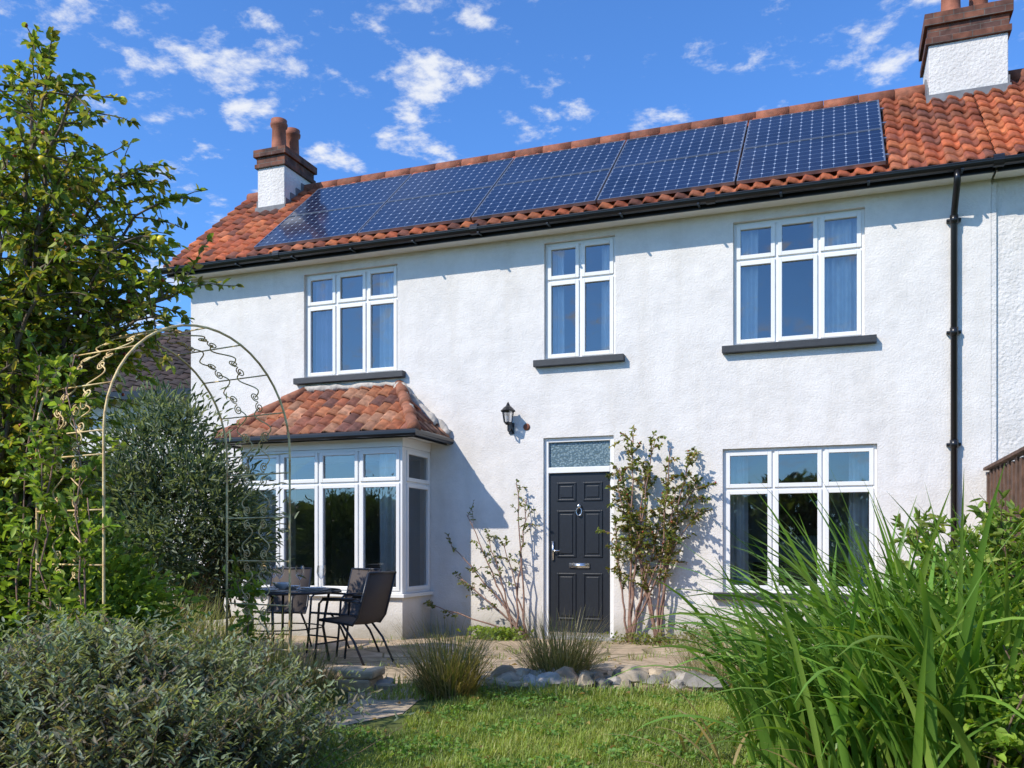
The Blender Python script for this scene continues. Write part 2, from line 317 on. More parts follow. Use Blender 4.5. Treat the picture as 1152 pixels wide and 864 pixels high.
s=B(); s.box(low[0]-.1,low[1]+.1,-.085,.05,low[2]-.085,low[2]-.002); s.obj('window_sill',M['sill'],house,bevel=.006)
s=B(); s.lathe([(0,0),(.05,0),(.085,.05),(.07,.13),(.035,.17),(.04,.19)],16,(-.98,.24,.63)); s.lathe([(0,0),(.03,0),(.07,.06),(.05,.1),(.055,.11)],16,(-.72,.26,.63)); s.obj('sill_vase',M['porcelain'],house,True)
s=B(); s.box(-1.0,.2,1.2,1.6,.05,.95); s.box(-.7,-.1,1.86,1.89,1.3,1.9); s.obj('sideboard',M['wood'],house)
curtain(house,-1.22,-.98,.66,2.25,.34,M['curtain']); curtain(house,.14,.42,.66,2.25,.34,M['curtain'])
# door
b=B(); x0,x1,z0,z1=door
b.box(x0,x0+.055,.04,.12,z0,z1); b.box(x1-.055,x1,.04,.12,z0,z1); b.box(x0+.055,x1-.055,.04,.12,z1-.055,z1); b.box(x0+.055,x1-.055,.035,.12,2.07,2.14)
b.obj('door_frame',M['upvc'],house,bevel=.005)
b=B(); b.box(x0+.055,x1-.055,.075,.08,2.14,z1-.055); b.obj('fanlight_glass',M['frost'],house)
dl,dr=x0+.058,x1-.058; W=dr-dl
b=B(); b.box(dl,dr,.07,.12,.085,2.067)
def dpanel(ax,bx,az,bz):
    r=.022
    b.box(ax,ax+r,.056,.072,az,bz); b.box(bx-r,bx,.056,.072,az,bz); b.box(ax+r,bx-r,.056,.072,az,az+r); b.box(ax+r,bx-r,.056,.072,bz-r,bz)
    q=.045; b.box(ax+q,bx-q,.060,.072,az+q,bz-q)
for (az,bz) in ((1.72,1.95),(1.02,1.60),(.24,.82)):
    dpanel(dl+.10,dl+W/2-.045,az,bz); dpanel(dl+W/2+.045,dr-.10,az,bz)
b.obj('door_leaf',M['door'],house,bevel=.004)
b=B(); mx=(dl+dr)/2
b.box(mx-.13,mx+.13,.052,.069,.885,.945); b.box(mx-.105,mx+.105,.046,.053,.897,.933)
b.box(dl+.035,dl+.062,.05,.069,.98,1.22); b.tube([(dl+.048,.05,1.1),(dl+.048,.015,1.1),(dl+.15,.015,1.1)],.009)
b.tube([(mx+.035*math.sin(t),.045,1.585-.055*math.cos(t)*.9) for t in [i*math.pi*2/16 for i in range(17)]],.008,6)
b.lathe([(0,-.03),(.022,-.02),(.03,0),(.02,.025),(0,.035)],12,(mx,.045,1.65)); b.obj('door_furniture',M['chrome'],house,True)
b=B(); b.box(x0-.02,x1+.02,-.12,.12,-.02,.028,c=(.35,.33,.3)); b.obj('door_step',M['stone'],house,bevel=.01)
b=B(); b.box(x0+.055,x1-.055,.045,.12,.03,.083); b.obj('door_threshold',M['chrome'],house)
# wall lantern
lx,lz=-3.86,2.70
b=B(); b.box(lx-.035,lx+.035,-.02,-.001,lz-.12,lz+.02); b.tube([(lx,-.02,lz-.06),(lx,-.09,lz-.11),(lx,-.14,lz-.09),(lx,-.14,lz-.02)],.010,8)
b.lathe([(0,-.03),(.03,-.02),(.05,.0),(.055,.01)],6,(lx,-.14,lz)); 
for j in range(6):
    a=j*math.pi/3; b.tube([(lx+.052*math.cos(a),-.14+.052*math.sin(a),lz+.01),(lx+.075*math.cos(a),-.14+.075*math.sin(a),lz+.15)],.006,5)
b.lathe([(.092,.145),(.095,.155),(.05,.20),(.03,.215),(.02,.235),(.012,.25),(0,.27)],12,(lx,-.14,lz)); b.obj('wall_lantern',M['black'],house)
b=B(); b.lathe([(.045,.01),(.068,.15)],6,(lx,-.14,lz)); b.obj('wall_lantern_glass',M['wineglass'],house)
b=B(); b.lathe([(.045,0),(.045,.006),(0,.006)],14,(0,0,0)); o=b.obj('rust_patch',M['terra'],house,True); o.rotation_euler=(math.pi/2,0,0); o.location=(-3.66,-.001,2.66)  # rust patch beside the lantern, built as a thin disc

# main roof
EY,EZ=-.30,5.13; RY=1.7; sl=math.hypot(RY-EY,(RY-EY)*SL)
b=B(); b.add([(-9.03,EY+.02,EZ-.02),(XR,EY+.02,EZ-.02),(XR,RY,ZR),(-9.03,RY,ZR),(XR,D2,EZ-.02),(-9.03,D2,EZ-.02)],[(0,1,2,3),(3,2,4,5)])
b.add([(-9.03,EY+.02,EZ-.02),(-9.03,RY,ZR),(-9.03,D2,EZ-.02),(-9.03,D2,EZ-.10),(-9.03,RY,ZR-.1),(-9.03,EY+.02,EZ-.10)],[(0,1,4,5),(1,2,3,4)])
b.obj('roof_deck',M['darktile'],house)
b=B(); tiles(b,(-9.06,EY,EZ),(1,0,0),(0,1,SL),XR+9.06,sl); tiles(b,(-9.06,D2,EZ),(1,0,0),(0,-1,SL),XR+9.06,sl); b.obj('roof_pantiles',M['tile'],house,True)
def ridge(b,x0,x1,y,z,r=.105):
    x=x0; rr=random.Random(9)
    while x<x1:
        e=min(x+.42,x1); q=rr.uniform(.6,.95); b.tube([(x,y,z-.03),(e,y,z-.03)],r,14,c=(.42*q,.14*q,.07*q)); x+=.425
b=B(); ridge(b,-9.07,XR,RY,ZR+.04); b.obj('ridge_tiles',M['tile'],house,True)
b=B(); b.tube([(-9.05,EY+.02,EZ+.015),(-9.05,RY,ZR+.015)],.035,8); b.obj('verge_mortar',M['mortar'],house,True)
def gutters(parent,x0,x1):
    g=B(); n=10
    v=[];r=.06
    for x in (x0,x1):
        for rad in (r,r-.006):
            for j in range(n+1):
                a=math.pi+math.pi*j/n; v.append((x,EY-.03+rad*math.cos(a),5.115+rad*math.sin(a)))
    w=n+1
    f=[(j,j+1,2*w+j+1,2*w+j) for j in range(n)]+[(w+j,3*w+j,3*w+j+1,w+j+1) for j in range(n)]+[(j,w+j,w+j+1,j+1) for j in range(n)]+[(2*w+j,2*w+j+1,3*w+j+1,3*w+j) for j in range(n)]
    f+=[(0,2*w,3*w,w),(w-1,2*w-1,4*w-1,3*w-1)]
    g.add(v,f); g.tube([(x0,EY-.09,5.118),(x1,EY-.09,5.118)],.008,6)
    x=x0+.4
    while x<x1: g.box(x,x+.025,EY-.095,EY+.05,5.043,5.057); x+=.9
    for x in np.arange(x0+1.9,x1,2.9): g.tube([(x,EY-.03,5.11),(x+.1,EY-.03,5.11)],.066,14)
    g.obj('gutter',M['black'],parent)
    g=B(); g.box(x0+.02,x1,EY+.045,EY+.07,5.03,5.14); g.obj('fascia',M['black'],parent)
    g=B(); g.box(x0+.02,x1,EY+.07,-.001,5.045,5.06); g.obj('soffit',M['upvc'],parent)
gutters(house,-9.08,XR)
b=B(); b.tube([(1.19,-.33,5.06),(1.19,-.33,4.98),(1.19,-.30,4.92),(1.19,-.10,4.74),(1.19,-.06,4.66),(1.19,-.06,.05)],.034,12)
for z in (4.6,3.4,2.2,1.0): b.tube([(1.19,-.06,z),(1.19,-.06,z+.09)],.043,12); b.box(1.12,1.26,-.05,-.002,z+.03,z+.06)
b.obj('downpipe',M['black'],house,True)

# solar panels
sp=empty('solar_panel_array'); sp.parent=house
edges=[-7.60,-5.96,-4.33,-2.70,-1.07,.52]
Sv=Vector((0,1,SL)).normalized(); Nv=Vector((0,-SL,1)).normalized()
p0=Vector((0,-.18,5.13+SL*.12))+Nv*.085; SLn=2.2
def P3(u,s,h): return Vector((u,0,0))+p0+Sv*s+Nv*h
pg=B(); fr=B(); uvs=[]
def sbox(bb,u0,u1,s0,s1,h0,h1):
    v=[P3(u,s,h) for h in (h0,h1) for s in (s0,s1) for u in (u0,u1)]
    bb.add(v,[(0,2,3,1),(4,5,7,6),(0,1,5,4),(2,6,7,3),(0,4,6,2),(1,3,7,5)])
for i in range(5):
    for j in range(2):
        u0,u1=edges[i]+.012,edges[i+1]-.012; s0=j*(SLn/2+.0)+.004; s1=s0+SLn/2-.012
        w=.014
        sbox(fr,u0,u0+w,s0,s1,-.035,.006); sbox(fr,u1-w,u1,s0,s1,-.035,.006); sbox(fr,u0+w,u1-w,s0,s0+w,-.035,.006); sbox(fr,u0+w,u1-w,s1-w,s1,-.035,.006)
        t=random.uniform(-.004,.004)
        pg.add([P3(u0+w,s0+w,t),P3(u1-w,s0+w,-t),P3(u1-w,s1-w,-t),P3(u0+w,s1-w,t)],[(0,1,2,3)]); uvs+=[(0,0),(1,0),(1,1),(0,1)]
for s in (.3,.85,1.4,1.95): sbox(fr,edges[0]-.05,edges[5]+.05,s,s+.04,-.075,-.036)
o=pg.obj('photovoltaic_cells',M['pv'],sp); ul=o.data.uv_layers.new(name='UVMap'); ul.data.foreach_set('uv',np.array(uvs,dtype=np.float32).ravel())
fr.obj('panel_frames',M['alu'],sp)

# chimneys
def chimney(parent,x0,x1,y0,y1,zb,zt,zc,pots,ph):
    b=B(); b.box(x0,x1,y0,y1,zb,zt); b.obj('chimney_stack',M['wall2'],parent,bevel=.01)
    b=B(); h=(zc-zt)
    b.box(x0-.035,x1+.035,y0-.035,y1+.035,zt,zt+h*.22); b.box(x0-.012,x1+.012,y0-.012,y1+.012,zt+h*.22,zt+h*.6)
    b.box(x0-.05,x1+.05,y0-.05,y1+.05,zt+h*.6,zc); b.obj('chimney_brick_cap',M['brick'],parent,bevel=.005)
    b=B()
    for (px,py) in pots:
        b.lathe([(.12,0),(.125,.04),(.115,.06),(.105,ph*.75),(.13,ph*.8),(.135,ph*.88),(.12,ph*.92),(.125,ph),(.095,ph),(.09,ph*.5),(0,ph*.5)],20,(px,py,zc+.02))
    b.obj('chimney_pots',M['terra'],parent,True)
    b=B()
    for (px,py) in pots: b.lathe([(.2,0),(.16,.04),(.1,.07)],14,(px,py,zc))
    b.obj('chimney_flaunching',M['mortar'],parent,True)
    b=B(); zf=EZ+SL*(y0-EY); b.box(x0-.03,x1+.03,y0-.03,y0-.012,zf-.05,zf+.09)
    n=4
    for k in range(n):
        ya=y0+(min(RY,y1)-y0)*k/n; yb=y0+(min(RY,y1)-y0)*(k+1)/n; zz=EZ+SL*(ya-EY)
        b.box(x1+.002,x1+.02,ya,yb,zz,zz+.2); b.box(x0-.02,x0-.002,ya,yb,zz,zz+.2)
    b.obj('chimney_flashing',M['lead'],parent)
chimney(house,-8.49,-8.0,1.1,1.9,5.8,7.05,7.33,[(-8.25,1.32),(-8.25,1.68)],.52)
chimney(house,1.07,1.93,1.35,2.1,5.9,7.27,7.64,[(1.34,1.6),(1.68,1.85)],.5)

# bay window
bay=empty('bay_window'); bay.parent=house
bx0,bx1,by=-7.36,-5.0,-.8
b=B(); b.box(bx0,bx1,by,by+.1,-.3,.52); b.box(bx0,bx0+.1,by+.1,-.001,-.3,.52); b.box(bx1-.1,bx1,by+.1,-.001,-.3,.52); b.obj('bay_plinth',M['wall'],bay)
b=B(); b.box(bx0-.05,bx1+.05,by-.06,by+.1,.523,.568); b.box(bx1-.1,bx1+.05,by+.1,-.002,.523,.568); b.box(bx0-.05,bx0+.1,by+.1,-.002,.523,.568)
b.box(bx0-.01,bx1+.01,by-.01,by+.08,2.385,2.50); b.box(bx1-.08,bx1+.01,by+.08,-.002,2.385,2.50); b.box(bx0-.01,bx0+.08,by+.08,-.002,2.385,2.50)
b.box(bx0-.22,bx1+.24,-.98,-.003,2.503,2.515); b.obj('bay_sill_and_head',M['upvc'],bay,bevel=.004)
H=2.383-.57; window(bay,Matrix.Translation((bx0,by,.57)),bx1-bx0,H,4,1.38,'bay_front')
window(bay,Matrix.Translation((bx1,by+.072,.57))@Matrix.Rotation(math.pi/2,4,'Z'),-by-.075,H,1,1.38,'bay_side')
window(bay,Matrix.Translation((bx0,-.003,.57))@Matrix.Rotation(-math.pi/2,4,'Z'),-by-.075,H,1,1.38,'bay_side')
room(bay,-7.9,-4.5,.14,2.3,.0,2.6)
b=B(); b.box(bx0+.1,bx1-.1,by+.1,0,.3,.34); b.box(bx0+.08,bx1-.08,by+.08,-.002,2.40,2.49); b.obj('bay_floor_and_ceiling',M['room'],bay)
curtain(bay,-7.28,-6.98,.6,2.36,-.6,M['curtain']); curtain(bay,-5.42,-5.1,.6,2.36,-.62,M['curtain'])
ex0,ex1,ey,ez,ry,rz=-7.6,-4.74,-1.0,2.53,-.01,3.27; hr=.70
ls=math.hypot(ry-ey,rz-ez)
b=B(); BC=[(.52,.16,.065),(.44,.13,.06),(.58,.21,.09),(.34,.12,.07),(.57,.27,.15),(.25,.10,.07)]
tiles(b,(ex0,ey,ez),(1,0,0),(0,ry-ey,rz-ez),ex1-ex0,ls,lo=lambda s:hr*s/ls,hi=lambda s:(ex1-ex0)-hr*s/ls,cols=BC,jit=1.5)
l2=math.hypot(hr,rz-ez)
tiles(b,(ex1,ey,ez),(0,1,0),(-hr,0,rz-ez),ry-ey,l2,lo=lambda s:(ry-ey)*s/l2,cols=BC)
tiles(b,(ex0,ey,ez),(0,1,0),(hr,0,rz-ez),ry-ey,l2,lo=lambda s:(ry-ey)*s/l2,cols=BC)
def hip(a,c):
    a,c=Vector(a),Vector(c); n=4
    for i in range(n):
        q=random.uniform(.8,1.2); p=a.lerp(c,i/n+.0); e=a.lerp(c,(i+1)/n+.02); b.tube([p+Vector((0,0,.035)),e+Vector((0,0,.02))],[.085,.07],12,c=(.45*q,.17*q,.09*q))
hip((ex1,ey,ez),(ex1-hr,ry,rz)); hip((ex0,ey,ez),(ex0+hr,ry,rz)); b.obj('bay_roof_pantiles',M['tile'],bay,True)
b=B(); b.add([(ex0,ey,ez-.01),(ex1,ey,ez-.01),(ex1-hr,ry,rz-.01),(ex0+hr,ry,rz-.01),(ex1,ry,ez-.01),(ex0,ry,ez-.01)],[(0,1,2,3),(1,4,2),(0,3,5)]); b.obj('bay_roof_deck',M['darktile'],bay)
b=B()
def wob(a,c,n,r,am):
    a,c=Vector(a),Vector(c); return [a.lerp(c,i/n)+Vector((random.uniform(-am,am),0,random.uniform(-am,am))) for i in range(n+1)],[r*random.uniform(.6,1.3) for i in range(n+1)]
for (a,c,r) in (((ex1+.02,-.01,ez+.06),(ex1-hr,-.01,rz+.05),.055),((ex1-hr,-.01,rz+.05),(ex0+hr,-.01,rz+.05),.045),((ex0+hr,-.01,rz+.05),(ex0,-.01,ez+.06),.05),((ex1-.02,-.94,ez+.06),(ex1-hr+.06,-.07,rz+.0),.05),((ex1-.12,-.10,ez+.20),(ex1-hr,-.07,rz+.02),.05)):
    p,r2=wob(a,c,14,r,.015); b.tube(p,r2,8)
b.obj('mortar_flashing',M['mortar'],bay,True)
b=B(); gz=ez-.01
b.tube([(ex0-.04,-.01,gz),(ex0-.04,ey-.04,gz),(ex1+.04,ey-.04,gz),(ex1+.04,-.01,gz)],.045,10)
b.box(ex0+.02,ex1-.02,ey+.02,ey+.04,2.47,2.55); b.box(ex1-.04,ex1-.02,ey+.04,-.003,2.47,2.55); b.box(ex0+.02,ex0+.04,ey+.04,-.003,2.47,2.55); b.obj('bay_gutter',M['black'],bay)

# ================================================================ NEIGHBOURS
nb=empty('neighbouring_house')
b=B(); b.box(1.553,7,.03,D2-.35,-.3,5.3); b.box(1.553,1.60,.0,.03,-.3,5.0); b.obj('walls',M['wall2'],nb)
b=B(); tiles(b,(1.555,EY,EZ),(1,0,0),(0,1,SL),5.6,sl); tiles(b,(1.555,D2,EZ),(1,0,0),(0,-1,SL),5.6,sl); b.obj('roof_pantiles',M['tile'],nb,True)
b=B(); b.add([(1.56,EY+.02,EZ-.02),(7.1,EY+.02,EZ-.02),(7.1,RY,ZR),(1.56,RY,ZR),(7.1,D2,EZ-.02),(1.56,D2,EZ-.02)],[(0,1,2,3),(3,2,4,5)]); b.obj('roof_deck',M['darktile'],nb)
b=B(); ridge(b,1.96,7.1,RY,ZR+.04); b.obj('ridge_tiles',M['tile'],nb,True); gutters(nb,XR+.003,7.1)
dh=empty('distant_house'); R=Matrix.Translation(G(-7.1,18.2,0))@Matrix.Rotation(math.radians(6),4,'Z'); dh.matrix_world=R
b=B(); b.box(-6,.9,0,6,-.3,4.35); b.add([(.9,0,4.35),(.9,6,4.35),(.9,3,6.3)],[(0,1,2)]); b.obj('walls',M['wall'],dh)
b=B(); tiles(b,(-6.3,-.35,4.25),(1,0,0),(0,3.35,2.1),7.4,3.95,pitch=.28,gauge=.3,cols=[(1,1,1),(.75,.7,.7),(1.2,1.05,1)]); b.obj('roof_tiles',M['darktile'],dh)
b=B(); b.box(-6.3,1.1,-.45,-.33,4.12,4.28); b.obj('gutter',M['black'],dh)
b=B(); b.box(-2.4,-1.0,-.03,-.005,1.2,3.0); b.obj('dark_window',M['tableglass'],dh)

# ================================================================ GROUND
def gmat(name,fn):
    m,nt,o=newmat(name); p=N(nt,'ShaderNodeBsdfPrincipled'); p.inputs['Roughness'].default_value=.95; p.inputs['Specular IOR Level'].default_value=.15; nt.links.new(p.outputs[0],o.inputs[0]); fn(nt,p); return m
def soilfn(nt,p):
    L=nt.links; tc=N(nt,'ShaderNodeTexCoord'); n=N(nt,'ShaderNodeTexNoise'); n.inputs['Scale'].default_value=2.2; n.inputs['Detail'].default_value=8; L.new(tc.outputs['Object'],n.inputs[0])
    r=N(nt,'ShaderNodeValToRGB'); e=r.color_ramp.elements; e[0].position=.35; e[1].position=.65; e[0].color=(.08,.09,.03,1); e[1].color=(.13,.16,.04,1); L.new(n.outputs['Fac'],r.inputs[0]); L.new(r.outputs[0],p.inputs['Base Color'])
M['ground']=gmat('garden_ground',soilfn)
def pavefn(nt,p):
    L=nt.links; tc=N(nt,'ShaderNodeTexCoord'); v=N(nt,'ShaderNodeTexVoronoi',feature='DISTANCE_TO_EDGE'); v.inputs['Scale'].default_value=1.5; v2=N(nt,'ShaderNodeTexVoronoi'); v2.inputs['Scale'].default_value=1.5
    L.new(tc.outputs['Object'],v.inputs['Vector']); L.new(tc.outputs['Object'],v2.inputs['Vector'])
    n=N(nt,'ShaderNodeTexNoise'); n.inputs['Scale'].default_value=6; n.inputs['Detail'].default_value=10; n.inputs['Roughness'].default_value=.7; L.new(tc.outputs['Object'],n.inputs['Vector'])
    r=N(nt,'ShaderNodeValToRGB'); e=r.color_ramp.elements; e[0].position=.32; e[1].position=.66; e[0].color=(.26,.19,.12,1); e[1].color=(.54,.41,.27,1); L.new(n.outputs['Fac'],r.inputs[0])
    h=N(nt,'ShaderNodeHueSaturation'); h.inputs['Saturation'].default_value=.08; L.new(v2.outputs['Color'],h.inputs['Color'])
    mx=N(nt,'ShaderNodeMix',data_type='RGBA',blend_type='SOFT_LIGHT'); mx.inputs[0].default_value=.35; L.new(r.outputs[0],mx.inputs[6]); L.new(h.outputs[0],mx.inputs[7])
    k=N(nt,'ShaderNodeMapRange'); k.inputs['From Min'].default_value=.004; k.inputs['From Max'].default_value=.022; L.new(v.outputs['Distance'],k.inputs[0])
    m2=N(nt,'ShaderNodeMix',data_type='RGBA'); L.new(k.outputs[0],m2.inputs[0]); m2.inputs[6].default_value=(.15,.13,.06,1); L.new(mx.outputs[2],m2.inputs[7]); L.new(m2.outputs[2],p.inputs['Base Color'])
    b=N(nt,'ShaderNodeBump'); b.inputs['Strength'].default_value=.4; b.inputs['Distance'].default_value=.02; L.new(k.outputs[0],b.inputs['Height']); L.new(b.outputs[0],p.inputs['Normal'])
M['pave']=gmat('crazy_paving',pavefn)
b=B(); b.add([(-400,-400,0),(400,-400,0),(400,400,0),(-400,400,0)],[(0,1,2,3)]); b.obj('ground',M['ground'])
def poly(name,pts,z,m):
    b=B(); b.add([(p[0],p[1],z) for p in pts],[tuple(range(len(pts)))]); return b.obj(name,m)
poly('patio_paving',[(-9,-.001),(-9,-3.9)]+[tuple(G(r,d)[:2]) for r,d in ((-2.3,7.6),(-1.35,7.35),(-1.2,6.5),(-1.35,6.0),(-1.15,5.6),(-.75,6.1),(-.7,6.6),(-.45,7.1),(0,7.6),(.8,7.75),(1.6,7.7),(2.2,7.9),(3.3,7.9))]+[(1.45,-1.8),(1.45,-.001)],.005,M['pave'])
def rock(b,p,r,c,fl=.6):
    import bmesh
    bm=bmesh.new(); bmesh.ops.create_icosphere(bm,subdivisions=2,radius=1); sc=(r*random.uniform(.8,1.3),r*random.uniform(.7,1.1),r*fl*random.uniform(.8,1.2)); a=random.random()*6
    ph=[random.uniform(0,6) for _ in range(6)]
    vs=[]
    for v in bm.verts:
        k=1+.15*math.sin(3*v.co.x+ph[0])+.14*math.sin(4*v.co.y+ph[1])+.12*math.sin(5*v.co.z+ph[2]); x,y,z=v.co.x*k*sc[0],v.co.y*k*sc[1],v.co.z*k*sc[2]
        vs.append((p[0]+x*math.cos(a)-y*math.sin(a),p[1]+x*math.sin(a)+y*math.cos(a),p[2]+z))
    b.add(vs,[tuple(v.index for v in f.verts) for f in bm.faces],c); bm.free()
b=B(); sc_=[(.46,.38,.27),(.34,.31,.26),(.52,.41,.27),(.22,.20,.17),(.52,.46,.38),(.46,.32,.20)]
for i in range(75):
    r=random.uniform(-.15,1.6); d=7.25+random.uniform(-.25,.32)+.1*math.sin(r*3); s=random.uniform(.04,.14); rock(b,G(r,d,s*.5),s,random.choice(sc_))
for i in range(10): rock(b,G(random.uniform(-1.3,-.5),random.uniform(7.0,7.4),.03),random.uniform(.05,.08),random.choice(sc_))
b.obj('rockery_stones',M['stone'],smooth=False)
b=B(); X=Matrix.Translation(G(-1.36,7.2,0))@Matrix.Rotation(math.radians(8),4,'Z')
b.box(-.28,.28,-.17,.17,0,.10,X,c=(.6,.43,.25)); b.box(-.25,.30,-.15,.16,.101,.17,X,c=(.7,.52,.32)); b.obj('sandstone_step',M['stone'],bevel=.02)

# fence
fe=empty('timber_fence'); b=B(); y=-.05; i=0
while y>-9:
    b.box(1.50+.012*(i%2),1.52+.012*(i%2),y-.095,y,.02,1.93+.015*math.sin(i*1.7),c=(1,1,1)); y-=.1; i+=1
b.box(1.54,1.58,-9,-.05,.4,.48); b.box(1.54,1.58,-9,-.05,1.5,1.58); b.box(1.47,1.56,-9.05,-.04,1.955,1.985)
for y in (-.1,-1.9,-3.7,-5.5,-7.3): b.box(1.581,1.68,y-.1,y,0,2.0)
b.obj('boards_and_posts',M['wood'],fe)

# ================================================================ VEGETATION
def bez(a,c,ctrl,n,wob=.02):
    a,c,ctrl=Vector(a),Vector(c),Vector(ctrl); out=[]
    for i in range(n+1):
        t=i/n; p=a*(1-t)**2+ctrl*2*t*(1-t)+c*t*t
        if 0<i: p+=Vector((random.uniform(-wob,wob),random.uniform(-wob,wob),random.uniform(-wob,wob)))
        out.append(p)
    return out
def plant(name,stems,side,slen,nl,LL,LW,cols,sr=.016,droop=.2,bark='bark',t0=.25,spread=1.0,fruit=None,yf=None):
    e=empty(name); wb=B(); P=[];D=[];FR=[];YF=[];T=[]
    for pts in stems:
        n=len(pts); wb.tube(pts,[sr*(1-.75*i/(n-1))+.0015 for i in range(n)],6)
        for k in range(side):
            t=t0+(1-t0)*random.random()**.8; x=t*(n-1); i=min(int(x),n-2); p=pts[i].lerp(pts[i+1],x-i); ax=(pts[i+1]-pts[i]).normalized()
            d=(ax*random.uniform(.3,1.2)+Vector((random.gauss(0,spread),random.gauss(0,spread),random.gauss(.15,spread*.6)))).normalized()
            l=slen*random.uniform(.4,1.2); q=p.copy(); sp=[q.copy()]; m=5; tone=random.uniform(.7,1.35)
            for j in range(m):
                d=(d+Vector((random.gauss(0,.15),random.gauss(0,.15),random.gauss(-droop*.3,.12)))).normalized(); q=q+d*l/m; sp.append(q.copy())
            wb.tube(sp,[sr*.28*(1-.7*j/m)+.0008 for j in range(m+1)],4,cap=False)
            for j in range(nl):
                u=random.uniform(.15,1)*m; a=min(int(u),m-1); pp=sp[a].lerp(sp[a+1],u-a); dd=(sp[a+1]-sp[a]).normalized()+Vector((random.gauss(0,.8),random.gauss(0,.8),random.gauss(-droop*.5,.6)))
                P.append(pp); D.append(dd); T.append(tone)
            if fruit and random.random()<fruit: FR.append(q.copy())
            if yf and random.random()<yf: YF.append(q.copy())
    wb.obj('branches',M[bark],e,True)
    n=len(P); leaves('foliage',[tuple(p) for p in P],[tuple(d) for d in D],LL,LW,np.clip(pick(cols,n)*np.array(T)[:,None],0,1),e)
    if FR:
        fb=B()
        for q in FR: fb.lathe([(0,-.013),(.009,-.009),(.012,0),(.008,.009),(0,.012)],7,q)
        fb.obj('fruit',mat('rosehip',(.35,.05,.02),.3,.1,9),e,True)
    if YF:
        fb=B()
        for q in YF: fb.lathe([(0,-.026),(.016,-.021),(.025,-.004),(.024,.008),(.015,.02),(0,.024)],10,q)
        fb.obj('yellow_fruit',M['yellowfruit'],e,True)
    return e
def clump_shrub(name,center,rad,n,LL,LW,cols,K=40,sig=.16,up=.4,stems=20,bark='bark'):
    e=empty(name); c=np.array(center); rad=np.array(rad)
    u=nrm(rng.normal(0,1,(K,3))); u[:,2]=np.abs(u[:,2])*1.1-.35; cc=u*rng.uniform(.5,1.05,(K,1))*rad
    idx=rng.integers(0,K,n); s=sig*rng.uniform(.5,1.35,(K,1)); off=rng.normal(0,1,(n,3))*s[idx]*np.array([1,1,.8]); P=cc[idx]+off
    D=nrm(off)*.8+nrm(cc[idx])*.6+rng.normal(0,.5,(n,3))+np.array([0,0,up]); P=P+c; ok=P[:,2]>.01; P=P[ok];D=D[ok]
    tone=rng.uniform(.6,1.35,(K,1))[idx][ok]
    leaves('foliage',P,D,LL,LW,np.clip(pick(cols,len(P))*tone,0,1),e)
    wb=B()
    for k in range(min(stems,K)):
        a=Vector((c[0]+random.uniform(-.1,.1),c[1]+random.uniform(-.1,.1),0)); t=Vector(tuple(cc[k]+c)); wb.tube(bez(a,t,(a+t)/2+Vector((0,0,.3)),6),[.02,.017,.015,.012,.01,.008,.005],5)
    wb.obj('branches',M[bark],e,True); return e

tg=[(-2.95,4.0),(-2.72,3.98),(-2.5,3.78),(-2.35,3.55),(-2.3,3.3),(-2.2,3.0),(-2.08,2.72),(-2.15,2.55),(-2.5,2.85),(-2.9,3.7),(-3.1,3.9),(-3.2,3.3),(-2.8,3.1),(-3.0,2.6),(-2.6,2.4),(-3.1,2.0),(-2.75,1.7),(-3.2,2.8),(-3.3,3.6),(-2.7,2.6),(-2.95,1.5),(-3.3,1.6),(-3.3,2.2),(-2.45,3.1),(-2.9,2.2),(-2.35,2.8),(-2.95,3.4),(-2.6,3.4)]
st=[]
for (r,z) in tg:
    r0=random.uniform(-3.25,-2.95); d0=random.uniform(5.3,5.7); d1=5.5+random.uniform(-.45,.5)
    st.append(bez(G(r0,d0,0),G(r,d1,z),G((r0*.8+r*.2),(d0+d1)/2,z*.85+.3),12,.02))
GR=[(.16,.24,.035),(.23,.30,.05),(.11,.18,.035),(.32,.34,.07),(.17,.24,.045),(.34,.27,.07)]
plant('rosehip_tree',st,35,.39,18,.060,.035,GR,sr=.018,droop=.35,t0=.24,fruit=.08,yf=.03)
clump_shrub('flowering_shrub',G(-3.0,5.5,.85),(.75,.5,1.05),12000,.062,.034,[(.17,.27,.045),(.24,.33,.06),(.12,.20,.035)],K=80,sig=.13)
clump_shrub('bay_laurel_shrub',G(-3.2,8.3,1.2),(.9,.7,1.7),17000,.09,.024,[(.11,.15,.09),(.16,.20,.13),(.06,.095,.05),(.24,.28,.20)],K=95,sig=.15,up=.1)
clump_shrub('bay_laurel_shrub',G(-4.6,9.0,1.0),(.9,.8,1.4),12000,.09,.03,[(.07,.12,.045),(.10,.15,.06),(.045,.08,.03)],K=70,sig=.18,up=.1)
def hedge(name,a,c,h,th,n,ls,cols):
    a,c=np.array(a),np.array(c); t=rng.random((n,1)); P=a+(c-a)*t; nn=np.array([-(c-a)[1],(c-a)[0]]); nn=nn/np.linalg.norm(nn)
    P=P+nn*rng.normal(0,th,(n,1)); hh=h*(1+.16*np.sin(t[:,0]*23)+.1*np.sin(t[:,0]*61+1)); z=hh*rng.random(n)**.8
    P3_=np.column_stack([P,z]); leaves(name,P3_,rng.normal(0,1,(n,3))+np.array([0,0,.3]),ls,ls*.55,pick(cols,n,.35))
hedge('boundary_hedge',G(-11,13.5)[:2],G(-5.2,13.0)[:2],2.3,.35,9000,.12,[(.06,.105,.03),(.08,.13,.035),(.04,.07,.02)])
hedge('reflection_hedge',(-30,-23),(24,-23),3.3,.9,26000,.42,[(.09,.14,.04),(.13,.17,.05),(.06,.10,.03)])  # unseen hedge added behind the camera for dark reflections in the lower windows

